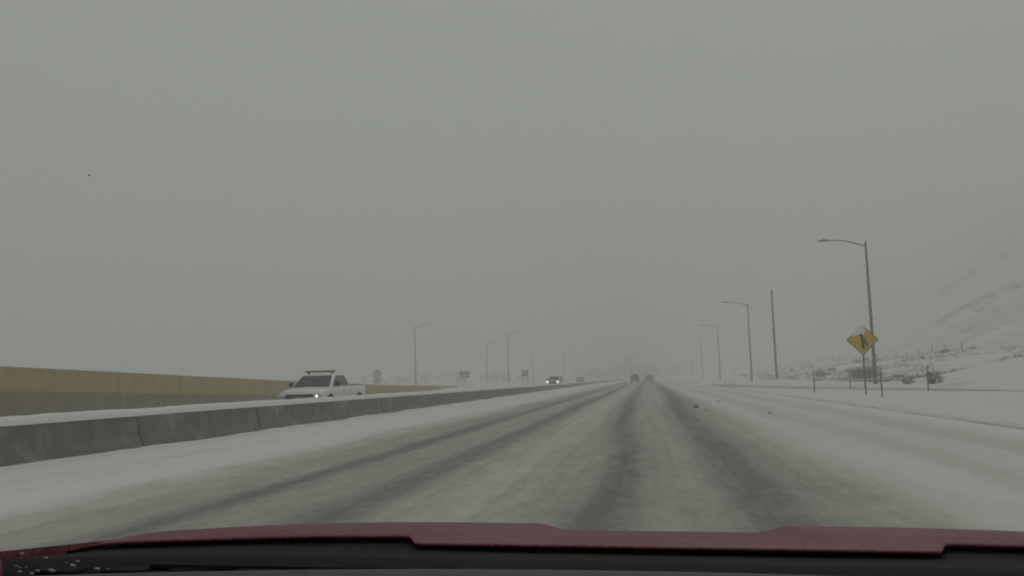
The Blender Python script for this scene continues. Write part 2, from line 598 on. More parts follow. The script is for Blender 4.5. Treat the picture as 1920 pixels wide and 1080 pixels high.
def wear_onc(x, y):
    w = 0.34 * ss(-26.2, -24.5, x) * (1 - ss(-14.0, -12.8, x))
    for c in (-23.5, -21.8, -19.4, -17.8, -15.2, -13.5):
        w += 0.36 * gauss(x, c + 0.2 * fbm(y * 0.03, c), 0.4)
    return max(0, min(1, w))
road_sheet('oncoming_road', axis([(-28.5, -12.0, 0.3)]), axis([(-40, 120, 2.0), (120, 400, 6), (400, 1500, 40)]), wear_onc, 0.03)

def wear_ramp(x, y):
    return max(0, min(1, 0.30 * (1 - ss(1.2, 2.1, abs(x))) + 0.22 * gauss(abs(x), 0.85, 0.35) + 0.1 * fbm(x, y * 0.1)))
road_sheet('ramp', axis([(-2.2, 2.2, 0.22)]), axis([(-40, 20, 4), (20, 125, 1.0)]), wear_ramp, 0.075, cen=lambda y: ramp_x(y))

# ------------------------------------------------------------------ median barrier
bar = empty('median_barrier', (-11.75, 0, 0), label='long low dark concrete median barrier capped with snow, left of our lanes', cat='barrier')
prof = [(-0.30, -0.05), (-0.30, 0.08), (-0.19, 0.33), (-0.11, 0.80), (0.11, 0.80), (0.19, 0.33), (0.30, 0.08), (0.30, -0.05)]
SEG = 6.1
def bar_dz(y):                                             # the median falls away gently
    return -0.0021 * max(0, min(110, y - 22))
y = -24.4
seg_mesh = None
while y < 640:
    if seg_mesh is None:
        rings = []
        for yy, k in ((0.02, 0.96), (0.05, 1.0), (SEG / 2, 1.0), (SEG - 0.05, 1.0), (SEG - 0.02, 0.96)):
            rings.append([(px * k, yy, pz * (k if pz > 0 else 1)) for px, pz in prof])
        o = MB().loft(rings).build('barrier_segment', M['barrier'], bar)
        seg_mesh = o.data
    else:
        o = bpy.data.objects.new('barrier_segment', seg_mesh)
        C.objects.link(o)
        o.parent = bar
    o.location = (0, y, bar_dz(y))
    y += SEG
rows = []
for yy in axis([(-24, 10, 1), (10, 90, 0.35), (90, 200, 1.5), (200, 640, 8)]):
    q = 0.80 + bar_dz(yy)
    h = 0.15 + 0.05 * fbm(yy * 0.5, 1.0) + 0.03 * fbm(yy * 2.1, 7.0)
    w1 = 0.135 + 0.03 * fbm(yy * 0.9, 3.0)
    w2 = 0.135 + 0.03 * fbm(yy * 0.9, 13.0)
    rows.append([(-w1, yy, q - .03), (-w1, yy, q + 0.4 * h), (-w1 * 0.75, yy, q + 0.85 * h), (0, yy, q + h), (w2 * 0.75, yy, q + 0.85 * h), (w2, yy, q + 0.4 * h), (w2, yy, q - .03)])
MB().loft(rows, cap=True, closed=False).build('snow_cap', M['snow'], bar, smooth=True)
rows = []                                              # snow ploughed against the foot
for yy in axis([(-24, 90, 0.6), (90, 200, 2), (200, 640, 10)]):
    h = max(0.01, 0.05 + 0.09 * fbm(yy * 0.25, 21.0) + 0.05 * fbm(yy * 1.1, 23.0))
    rows.append([(0.20, yy, 0.03 + h), (0.33, yy, 0.02 + h * 0.9), (0.50, yy, 0.02 + h * 0.4), (0.75 + h, yy, 0.0)])
MB().grid(rows).build('ploughed_snow', M['snow'], bar, smooth=True, fix=False)

# ------------------------------------------------------------------ tan wall beyond the oncoming lanes
def wall_top(y):
    pts = [(-60, 5.0), (35.6, 2.53), (59, 1.92), (91, 1.18), (123, 0.78), (150, 0.5)]
    for (a, za), (b_, zb) in zip(pts, pts[1:]):
        if y <= b_:
            return lerp(za, zb, (y - a) / (b_ - a))
    return 0.5
wall = empty('roadside_wall', (-28.0, 0, 0), label='long tan roadside wall on a grey concrete base beyond the oncoming lanes', cat='wall')
PAN = 6.0
y = -18.0
i = 0
while y < 138:
    g = 0.012
    t0, t1 = wall_top(y), wall_top(y + PAN)
    lo0, lo1 = max(0.06, t0 - 1.12), max(0.06, t1 - 1.12)
    if t0 > 0.5:
        rings = [[(0, y + g, lo0), (0.26, y + g, lo0), (0.26, y + g, t0), (0, y + g, t0)], [(0, y + PAN - g, lo1), (0.26, y + PAN - g, lo1), (0.26, y + PAN - g, t1), (0, y + PAN - g, t1)]]
        MB().loft(rings).build('wall_panel', M['tan'], wall)
        rings = [[(0.02, y, -0.1), (0.52, y, -0.1), (0.44, y, 0.25), (0.34, y, lo0 - 0.005), (0.02, y, lo0 - 0.005)], [(0.02, y + PAN - .006, -0.1), (0.52, y + PAN - .006, -0.1), (0.44, y + PAN - .006, min(0.25, lo1 * .6)), (0.34, y + PAN - .006, lo1 - 0.005), (0.02, y + PAN - .006, lo1 - 0.005)]]
        MB().loft(rings).build('base_segment', M['wallbase'], wall)
    y += PAN
rows = []
for yy in axis([(-18, 138, 1.0)]):
    t = wall_top(yy); h = 0.07 + 0.03 * fbm(yy * 0.4, 31)
    rows.append([(-0.02, yy, t - 0.02), (-0.01, yy, t + 0.6 * h), (0.13, yy, t + h), (0.27, yy, t + 0.6 * h), (0.28, yy, t - 0.02)])
MB().loft(rows, cap=True, closed=False).build('snow_cap', M['snow'], wall, smooth=True)
# snowy end where the wall sinks into the verge
rows = []
for yy in axis([(96, 240, 2.0)]):
    k = ss(96, 124, yy) * (1 - ss(180, 240, yy))
    rows.append([(-34 , yy, -0.3), (-31, yy, k * (0.75 + 0.3 * fbm(yy * .1, 41))), (-28.9, yy, k * (0.85 + 0.3 * fbm(yy * .15, 43))), (-27.2, yy, k * (0.5 + 0.4 * fbm(yy * .2, 44))), (-25.8, yy, -0.05)])
o = MB().grid(rows).build('snow_verge', M['snow'], smooth=True, fix=False)
tag(o, kind='structure')

# ------------------------------------------------------------------ street lamps
def lamp(loc, side, label, group, h=12.0, detail=True):
    """side: -1 the arm reaches to -X, +1 to +X"""
    t = empty('street_lamp', loc, 0, label, 'street lamp', group)
    MB().tube([(0, 0, -0.1), (0, 0, 0.12), (0, 0, 0.121), (0, 0, 0.9), (0, 0, h - 0.05), (0, 0, h + 0.12)], [0.30, 0.30, 0.20, 0.155, 0.085, 0.08], 10).build('pole', M['steel'], t, smooth='auto')
    s = side
    MB().tube([(0, 0, h - 0.28), (s * 0.7, 0, h - 0.02), (s * 1.4, 0, h + 0.20), (s * 1.9, 0, h + 0.31), (s * 2.3, 0, h + 0.35), (s * 3.1, 0, h + 0.385)], [0.058, 0.055, 0.05, 0.048, 0.045, 0.042], 8).build('arm', M['steel'], t, smooth=True)
    hd = MB().loft([[(s * (2.95 + 0.95 * k), w * px, h + 0.37 + pz) for px, pz in ((-1, 0), (-.8, -.05), (.8, -.05), (1, 0), (.7, dz), (-.7, dz))] for k, w, dz in ((0, .06, .05), (.15, .12, .09), (.7, .15, .08), (1, .09, .03))]).build('lamp_head', M['steel'], t)
    MB().tube([(s * 3.35, 0, h + 0.45), (s * 3.35, 0, h + 0.56), (s * 3.35, 0, h + 0.60)], [0.055, 0.055, 0.03], 8).build('photocell', M['steel'], hd)
    MB().box((0.0, -0.17, 0.55), (0.13, 0.05, 0.26), bev=0.01).build('hand_hole_cover', M['steel'], t)
    return t

RG = 'lamps along the right verge'
lamp((18.88, 75.5, 0.1), -1, 'tall nearest street lamp behind the yellow diamond sign, arm to the left', RG)
lamp((15.9, 135.2, 0.05), -1, 'second street lamp on the right, just left of the bare wooden pole', RG)
lamp((16.1, 194.3, 0.0), -1, 'third street lamp along the right verge, thin in the haze', RG)
lamp((16.6, 262, -0.1), -1, 'fourth street lamp on the right, faint and small', RG)
lamp((17.0, 325, -0.1), -1, 'farthest street lamp on the right, almost lost in haze', RG)
LG = 'lamps beyond the oncoming lanes'
lamp((-46.6, 170.3, 0.75), 1, 'nearest street lamp on the left, arm reaching right', LG, 12.1)
lamp((-33.7, 209.7, 0.75), 1, 'street lamp standing between the two small road signs, right of its fainter neighbour', LG, 12.0)
lamp((-46.6, 250.3, 0.65), 1, 'faint street lamp just right of the wide sign seen far left', LG, 12.0)
lamp((-41.0, 312, 0.4), 1, 'very faint street lamp just right of the square two-legged sign', LG, 12.0)
lamp((-32.5, 345, 0.4), 1, 'farthest street lamp on the left, above the oncoming cars, nearly invisible', LG, 12.0)

# bare utility pole
up = empty('utility_pole', (17.39, 120.1, 0.1), 0, 'bare dark wooden pole without arm between two street lamps', 'pole')
MB().tube([(0, 0, -0.2), (0, 0, 4), (0, 0, 9), (0, 0, 12.45)], [0.155, 0.145, 0.13, 0.11], 10).build('pole', M['wood'], up, smooth='auto')
MB().tube([(0, 0, 12.44), (0, 0, 12.50), (0, 0, 12.55)], [0.125, 0.115, 0.05], 10).build('cap', M['steel'], up, smooth='auto')
rows = []
for k in range(4):
    rr = (1.0, 0.75, 0.4, 0.14)[k]; zz = (-0.1, 0.16, 0.34, 0.42)[k]
    rows.append([(rr * math.cos(2 * math.pi * j / 12) * (1 + .2 * fbm(j, k)), rr * math.sin(2 * math.pi * j / 12), zz) for j in range(12)])
MB().loft(rows).build('snow_mound', M['snow'], up, smooth=True)

# ------------------------------------------------------------------ merge sign
sg = empty('merge_sign', (11.63, 48.6, 0.0), math.radians(4), 'yellow diamond merge sign with snow stuck over its top', 'road sign')
MB().box((0, 0.045, 1.55), (0.075, 0.055, 3.3), bev=0.008).build('post', M['steel'], sg)
HZ, HD = 3.0, 0.855
def diamond(hd, r, n_=4):
    pts = []
    for k in range(4):
        a = math.pi / 2 * k
        c = Vector((math.cos(a), math.sin(a))) * (hd - r * math.sqrt(2))
        for j in range(n_ + 1):
            t = a - math.pi / 4 + (math.pi / 2) * j / n_
            pts.append((c.x + r * math.cos(t), c.y + r * math.sin(t)))
    return pts
pl = MB().slab([(u, 0.012, HZ + v) for u, v in diamond(HD, 0.06)], (0, -0.012, 0)).build('plate', M['yellow'], sg)
d1, d2 = diamond(HD - 0.022, 0.055), diamond(HD - 0.062, 0.045)
bmb = MB()
nn = len(d1)
bmb.add([(u, -0.003, HZ + v) for u, v in d1] + [(u, -0.003, HZ + v) for u, v in d2] + [(u, -0.0005, HZ + v) for u, v in d1] + [(u, -0.0005, HZ + v) for u, v in d2],
        [(i, (i + 1) % nn, nn + (i + 1) % nn, nn + i) for i in range(nn)] + [(2 * nn + i, 2 * nn + (i + 1) % nn, (i + 1) % nn, i) for i in range(nn)] + [(nn + i, nn + (i + 1) % nn, 3 * nn + (i + 1) % nn, 3 * nn + i) for i in range(nn)])
bmb.build('border', M['black'], pl)
sym = MB()
sym.slab([(-0.07, -0.003, HZ - 0.50), (0.085, -0.003, HZ - 0.50), (0.085, -0.003, HZ + 0.20), (0.20, -0.003, HZ + 0.20), (0.008, -0.003, HZ + 0.48), (-0.185, -0.003, HZ + 0.20), (-0.07, -0.003, HZ + 0.20)], (0, 0.0025, 0))
sym.slab([(0.0851, -0.0034, HZ + 0.02), (0.0851, -0.0034, HZ - 0.12), (0.20, -0.0034, HZ - 0.36), (0.30, -0.0034, HZ - 0.30), (0.18, -0.0034, HZ - 0.06)], (0, 0.0025, 0))
sym.build('merge_symbol', M['black'], pl)
# snow frozen on to the face
outl = [(-0.02, 0.875), (0.10, 0.75), (0.16, 0.62), (0.19, 0.50), (0.15, 0.40), (0.14, 0.28), (0.12, 0.12), (0.07, 0.20), (0.02, 0.29), (-0.08, 0.33), (-0.18, 0.27), (-0.28, 0.25), (-0.38, 0.20), (-0.52, 0.19), (-0.66, 0.20), (-0.56, 0.305), (-0.42, 0.455), (-0.22, 0.66)]
outl = [(u * 0.93 - 0.005, 0.40 + (v - 0.40) * 0.93 - 0.005) for u, v in outl]
cen_ = (-0.10, 0.42)
rows = []
for k, (f, dd) in enumerate(((1.0, 0.001), (0.93, 0.016), (0.75, 0.03), (0.45, 0.04), (0.12, 0.045))):
    ring = []
    for j, (u, v) in enumerate(outl):
        f2 = f
        ring.append((cen_[0] + (u - cen_[0]) * f2, -0.004 - dd * (1 + 0.5 * fbm(u * 5, v * 5, k)), HZ + cen_[1] + (v - cen_[1]) * f2))
    rows.append(ring)
MB().loft(rows).build('frozen_snow', M['snow'], pl, smooth=True)
MB().box((0, 0.03, 2.55), (0.20, 0.03, 0.05)).build('bracket', M['steel'], sg)
MB().box((0, 0.03, 3.42), (0.20, 0.03, 0.05)).build('bracket', M['steel'], sg)

# ------------------------------------------------------------------ marker posts by the verge
def marker(x, y, h, label):
    t = empty('marker_post', (x, y, ground_z(x, y)), random.uniform(-.1, .1), label, 'marker post', 'marker posts on the right verge')
    t.rotation_euler.x = random.uniform(-.02, .02)
    MB().box((0, 0, h / 2 - 0.1), (0.075, 0.035, h + 0.2), bev=0.01).build('post', M['post'], t)
    MB().box((0, -0.023, h - 0.13), (0.075, 0.012, 0.12), bev=0.004).build('reflector', M['reflector'], t)
    return t
marker(10.33, 55.9, 1.08, 'short thin marker post left of the yellow sign')
marker(10.88, 42.5, 1.35, 'tallest thin marker post just right of the yellow sign')
marker(16.16, 53.1, 1.30, 'marker post standing before a bush, farthest right')
marker(14.34, 64.3, 0.95, 'short marker post close to the left of the sign post, before a dark bush')

# ------------------------------------------------------------------ fence on the bank
fen = empty('wire_fence', (0, 0, 0), 0, 'old post and wire fence along the crest of the snowy bank', 'fence')
FX = 51.0
pm = None
pp = []
k = 0
y = 149.0
while y < 330:
    z = ground_z(FX, y)
    if pm is None:
        o = MB().tube([(0, 0, -0.3), (0, 0, 0.6), (0, 0, 1.3)], [0.12, 0.11, 0.10], 7).build('post', M['wood'], fen)
        pm = o.data
    else:
        o = bpy.data.objects.new('post', pm)
        C.objects.link(o)
        o.parent = fen
    o.location = (FX, y, z)
    o.rotation_euler = (random.uniform(-.07, .07), random.uniform(-.07, .07), random.uniform(0, 3))
    o.scale.z = random.uniform(0.8, 1.25)
    pp.append((FX, y, z))
    y += 7.5
for hh in (0.45, 0.8, 1.1):
    MB().tube([(a, b_, c + hh) for a, b_, c in pp], 0.006, 4).build('wire', M['steel'], fen)

# ------------------------------------------------------------------ bushes and dry grass
def bush_mesh(name, w, h, seed, dens=1.0):
    rnd = random.Random(seed)
    tw, lf = MB(), MB()
    for _ in range(int(34 * dens)):
        a = rnd.uniform(0, 2 * math.pi)
        el = rnd.uniform(0.25, 1.45)
        L = rnd.uniform(0.6, 1.0)
        d = Vector((math.cos(a) * math.cos(el) * w * 0.5, math.sin(a) * math.cos(el) * w * 0.5, math.sin(el) * h)) * L
        p0 = Vector((rnd.uniform(-.2, .2) * w, rnd.uniform(-.2, .2) * w, -0.05))
        mid = p0 + d * 0.5 + Vector((0, 0, 0.06 * h))
        end = p0 + d
        tw.tube([p0, mid, end], [0.022, 0.014, 0.006], 4, cap=False)
        for _ in range(9):
            t = rnd.uniform(0.35, 1.05)
            q = p0 + d * t + Vector((rnd.gauss(0, .05 * w), rnd.gauss(0, .05 * w), rnd.gauss(0, .07 * h)))
            if q.z < 0.0: q.z = 0.02
            r = rnd.uniform(0.04, 0.10)
            v1 = Vector((rnd.gauss(0, 1), rnd.gauss(0, 1), rnd.gauss(0, 1))).normalized() * r
            v2 = Vector((rnd.gauss(0, 1), rnd.gauss(0, 1), rnd.gauss(0, 1))).normalized() * r
            lf.add([q - v1, q + v1, q + v2 * 1.4], [(0, 1, 2)])
    return tw, lf
def bush(x, y, w, h, seed, label, group=None, dens=1.0, mat='twig'):
    t = empty('bush', (x, y, ground_z(x, y)), random.uniform(0, 6), label, 'bush', group)
    tw, lf = bush_mesh('bush', w, h, seed, dens)
    tw.build('stems', M['twig'], t, fix=False)
    lf.build('foliage', M[mat], t, fix=False)
    return t
bush(25.4, 106.0, 4.6, 1.7, 1, 'wide dark bush behind the yellow sign post', dens=7.0, mat='needles')
bush(20.6, 66.5, 1.6, 1.5, 2, 'upright bare bush behind the right-hand marker post', dens=0.9)
bush(19.9, 70.5, 1.5, 1.0, 5, 'thin low bush just right of the tall lamp base', dens=0.5)
bush(31.5, 74.0, 2.6, 0.9, 3, 'dark low bush on the bank at the far right', dens=2.0)
bush(25.5, 133.0, 2.6, 1.6, 4, 'shaggy bush beside the bare wooden pole', dens=2.0)
bg = 'small bushes scattered over the bank'
protos = [bush_mesh('bush', 1.6, 0.8, 20 + k, 0.8) for k in range(3)]
pmesh = []
for tw, lf in protos:
    a_ = tw.build('stems', M['twig'], None, fix=False); b_ = lf.build('foliage', M['twig'], None, fix=False)
    pmesh.append((a_.data, b_.data))
    bpy.data.objects.remove(a_); bpy.data.objects.remove(b_)
rb = random.Random(5)
placed = 0
while placed < 34:
    y = rb.uniform(62, 300)
    x = rb.uniform(24, 60)
    if fbm(x * 0.07, y * 0.03, 11) < -0.12 or x < ramp_x(y) + 7 or (y < 82 and x < 29.5):
        continue
    t = empty('bush', (x, y, ground_z(x, y)), rb.uniform(0, 6), 'small dark scrubby bush poking through the snowy bank', 'bush', bg)
    s = rb.uniform(0.5, 1.5)
    t.scale = (s, s, s * rb.uniform(0.6, 1.0))
    for nm, me in zip(('stems', 'foliage'), pmesh[placed % 3]):
        o = bpy.data.objects.new(nm, me); C.objects.link(o); o.parent = t
    placed += 1

gmb = MB()
rg = random.Random(8)
def tuft(x, y, h, nb):
    z = ground_z(x, y) - 0.03
    for _ in range(nb):
        a = rg.uniform(0, 6.28); lean = rg.uniform(0.1, 0.6) * h
        bx, by = x + rg.gauss(0, 0.10), y + rg.gauss(0, 0.10)
        wd = rg.uniform(0.012, 0.03)
        px, py = -math.sin(a) * wd, math.cos(a) * wd
        hh = h * rg.uniform(0.5, 1.1)
        gmb.add([(bx - px, by - py, z), (bx + px, by + py, z), (bx + math.cos(a) * lean, by + math.sin(a) * lean, z + hh)], [(0, 1, 2)])
cnt = 0
while cnt < 3200:
    y = 55 + 230 * rg.random() ** 1.6
    x = rg.uniform(ramp_x(y) + 4, 62)
    dn = fbm(x * 0.07, y * 0.03, 11) + 0.6 * fbm(x * 0.3, y * 0.12, 17)
    if (y < 82 and x < 29.5) or x < 21 or dn < rg.uniform(-0.05, 0.35):
        continue
    tuft(x, y, rg.uniform(0.2, 0.55), 8)
    cnt += 1
for _ in range(420):                                   # weeds along the two pavement edges
    y = rg.uniform(18, 90)
    if rg.random() < 0.35:
        x = 8.25 + rg.uniform(-.08, .5)
    else:
        x = ramp_x(y) + rg.uniform(2.5, 3.4)
    if fbm(y * 0.2, x * .1, 51) > 0.02:
        tuft(x, y, rg.uniform(0.03, 0.09), 4)
o = gmb.build('dry_grass', M['grass'], fix=False)
tag(o, 'pale dry grass poking through the snow on the bank', 'grass', kind='stuff')

# scrub dotted over the far hillside, too small and hazy to tell one bush from the next
hmb = MB()
rh = random.Random(21)
cnt = 0
while cnt < 900:
    x, y = rh.uniform(112, 250), rh.uniform(240, 800)
    if fbm(x * 0.02, y * 0.012, 71) + 0.5 * fbm(x * 0.07, y * 0.05, 73) < rh.uniform(0.05, 0.30):
        continue
    z = ground_z(x, y)
    s_ = rh.uniform(0.7, 2.2)
    for _ in range(12):
        q = Vector((x + rh.gauss(0, s_ * .5), y + rh.gauss(0, s_ * .5), z + abs(rh.gauss(0, s_ * .4))))
        v1 = Vector((rh.gauss(0, 1), rh.gauss(0, 1), rh.gauss(0, 1))).normalized() * s_ * .35
        v2 = Vector((rh.gauss(0, 1), rh.gauss(0, 1), rh.gauss(0, 1))).normalized() * s_ * .45
        hmb.add([q - v1, q + v1, q + v2], [(0, 1, 2)])
    cnt += 1
o = hmb.build('hillside_scrub', M['twig'], fix=False)
tag(o, 'faint scrub dotted over the hazy hillside on the right', 'scrub', kind='stuff')

# ------------------------------------------------------------------ clods of dirty snow
def clod(x, y, s, label):
    bm = bmesh.new()
    bmesh.ops.create_icosphere(bm, subdivisions=2, radius=1)
    for v in bm.verts:
        p = v.co * (1 + 0.5 * fbm(v.co.x * 2 + x, v.co.y * 2 + y, v.co.z * 2))
        v.co = Vector((p.x * s * 1.3, p.y * s, p.z * s * 0.75))
    me = bpy.data.meshes.new('snow_clod'); bm.to_mesh(me); bm.free()
    me.materials.append(M['slush'])
    o = bpy.data.objects.new('snow_clod', me); C.objects.link(o)
    o.location = (x, y, 0.03 + s * 0.4)
    tag(o, label, 'snow clod', 'dirty snow clods fallen on the road')
clod(1.97, 36.35, 0.085, 'darkest lump of dirty snow, nearest our right wheel track')
clod(3.95, 29.3, 0.045, 'small lump of dirty snow lying farthest right on the slip lane')
clod(3.35, 42.3, 0.055, 'flat lump of dirty snow, the farthest of those on the road')
clod(2.15, 33.6, 0.03, 'tiny crumb of dirty snow just below the darkest lump')
clod(3.55, 36.0, 0.03, 'middle crumb of dirty snow between the two larger right-hand lumps')

# ------------------------------------------------------------------ small signs on the left
def board_sign(x, y, z0, w, zb, zt, legs, label, face):
    t = empty('road_sign', (x, y, z0), 0, label, 'road sign', 'distant signs beyond the oncoming lanes')
    for lx in legs:
        MB().box((lx, 0.06, zt / 2), (0.11, 0.09, zt), bev=0.01).build('post', M['steel'], t)
    bd = MB().box((0, 0, (zb + zt) / 2), (w, 0.04, zt - zb), bev=0.012).build('board', face, t)
    return t, bd
t, bd = board_sign(-38.9, 182, 0.7, 2.15, 1.55, 2.95, (-0.1,), 'wide dark board on a single post, left of the other small sign', M['signback'])
MB().box((0.15, -0.032, 1.93), (1.6, 0.015, 0.28)).build('pale_band', M['white_sheet'], bd)
for zz in (1.72, 2.35, 2.75):
    MB().box((0, 0.035, zz), (2.0, 0.03, 0.07)).build('stringer', M['steel'], bd)
t, bd = board_sign(-27.6, 196, 0.45, 1.5, 1.75, 3.15, (-0.45, 0.45), 'small square board standing on two legs near the oncoming car', M['signback'])
MB().box((0, -0.032, 2.72), (1.25, 0.015, 0.16)).build('pale_band', M['white_sheet'], bd)
MB().box((0, -0.032, 2.30), (0.5, 0.015, 0.22)).build('pale_band', M['white_sheet'], bd)

# ------------------------------------------------------------------ trees in the haze
def tree_parts(h, w, seed, mat_leaf, n_leaf=700, size=0.22, base=0.25, shape='round'):
    rnd = random.Random(seed)
    tk, cr = MB(), MB()
    tk.tube([(0, 0, -0.2), (0.05, 0, h * 0.3), (0, 0.05, h * 0.65), (0, 0, h * 0.95)], [0.03 * h, 0.022 * h, 0.012 * h, 0.004 * h], 7)
    tips = []
    for k in range(22):
        z = h * rnd.uniform(base, 0.9)
        a = rnd.uniform(0, 6.28)
        prof_ = math.sin(math.pi * min(1, max(0.08, (z / h - base * 0.6) / (1 - base * 0.6)))) if shape == 'round' else (1 - z / h) * 1.15 + 0.05
        L = 0.5 * w * prof_ * rnd.uniform(0.7, 1.1)
        e = Vector((math.cos(a) * L, math.sin(a) * L, z + (0.35 * L if shape == 'round' else -0.1 * L)))
        tk.tube([(0, 0, z - 0.1 * L), e * 0.55 + Vector((0, 0, z * 0.45)), e], [0.009 * h, 0.006 * h, 0.002 * h], 5, cap=False)
        tips.append((Vector((0, 0, z)), e))
    for _ in range(n_leaf):
        o_, e = rnd.choice(tips)
        q = o_.lerp(e, rnd.uniform(0.35, 1.1)) + Vector((rnd.gauss(0, .07 * w), rnd.gauss(0, .07 * w), rnd.gauss(0, .035 * h)))
        v1 = Vector((rnd.gauss(0, 1), rnd.gauss(0, 1), rnd.gauss(0, .6))).normalized() * size
        v2 = Vector((rnd.gauss(0, 1), rnd.gauss(0, 1), rnd.gauss(0, .6))).normalized() * size
        cr.add([q - v1, q + v1, q + v2], [(0, 1, 2)])
    return tk, cr
def tree(x, y, h, w, seed, label, mat, shape='round', n_leaf=700, size=0.2, group=None):
    t = empty('tree', (x, y, ground_z(x, y)), 0, label, 'tree', group)
    tk, cr = tree_parts(h, w, seed, mat, n_leaf, size, 0.06, shape)
    tk.build('trunk', M['twig'], t, fix=False)
    cr.build('crown', mat, t, fix=False)
    return t
tree(-83.0, 258, 5.2, 3.0, 3, 'lone small rounded tree beyond the tan wall, right of the pickup', M['needles'], n_leaf=2600, size=0.28)
wood = MB()
rw = random.Random(4)
for k in range(60):
    x = rw.uniform(-46, 30)
    y = rw.uniform(580, 760)
    x *= 1.15
    h = rw.uniform(7, 17) * (1 - 0.45 * abs(x + 4) / 45)
    tk, cr = tree_parts(h, h * 0.75, 100 + k, None, 170, 0.8, 0.15)
    z = max(-0.1, ground_z(x, y))
    wood.add([(a + x, b_ + y, c + z) for a, b_, c in tk.v], tk.f)
    wood.add([(a + x, b_ + y, c + z) for a, b_, c in cr.v], cr.f)
for k in range(90):                                    # low hedgerow scrub far out on the left
    x = rw.uniform(-330, -60)
    y = rw.uniform(400, 560)
    h = rw.uniform(2, 6)
    tk, cr = tree_parts(h, h * 1.3, 300 + k, None, 90, 0.5, 0.1)
    z = ground_z(x, y)
    wood.add([(a + x, b_ + y, c + z) for a, b_, c in tk.v], tk.f)
    wood.add([(a + x, b_ + y, c + z) for a, b_, c in cr.v], cr.f)
o = wood.build('distant_woodland', M['twig'], fix=False)
tag(o, 'dim far-off trees merging into the snowy haze at the end of the road', 'woodland', kind='stuff')

# ------------------------------------------------------------------ vehicles
def body_ring(y, w, zb, zt, crown=0.03):
    half = [(0.0, zb), (0.80 * w, zb), (0.95 * w, zb + 0.06), (w, zb + 0.22), (w, lerp(zb, zt, 0.62)), (0.975 * w, zt - 0.12), (0.93 * w, zt - 0.03), (0.80 * w, zt + crown * 0.4), (0.0, zt + crown)]
    return [(x, y, z) for x, z in half] + [(-x, y, z) for x, z in half[-2:0:-1]]

def wheel(parent, x, y, r, wd):
    w = MB().tube([(x - wd / 2, y, r), (x - wd / 2 + .03, y, r), (x + wd / 2 - .03, y, r), (x + wd / 2, y, r)], [r * .9, r, r, r * .9], 24).build('wheel', M['tyre'], parent, smooth='auto')
    s = 1 if x > 0 else -1
    MB().tube([(x + s * (wd / 2 - .01), y, r), (x + s * (wd / 2 + .012), y, r)], [r * .66, r * .6], 16).build('rim', M['rim'], w)
    return w

def face_panel(c00, c10, c11, c01, u0, u1, v0, v1, off, rnd=0.0):
    """a slab on the bilinear face c00-c10 (bottom) c01-c11 (top), inset to u0..u1, v0..v1 and proud by off"""
    c00, c10, c11, c01 = map(Vector, (c00, c10, c11, c01))
    nrm = (c10 - c00).cross(c01 - c00).normalized()
    def P(u, v):
        return c00.lerp(c10, u).lerp(c01.lerp(c11, u), v) + nrm * off
    cu, cv = (u1 - u0) * 0.09, (v1 - v0) * 0.16
    pts = [P(u0 + cu, v0), P(u1 - cu, v0), P(u1, v0 + cv), P(u1 - cu * 0.3, v1 - cv), P(u1 - cu * 1.2, v1), P(u0 + cu * 1.2, v1), P(u0 + cu * 0.3, v1 - cv), P(u0, v0 + cv)]
    return MB().slab(pts, -nrm * (off + 0.01))

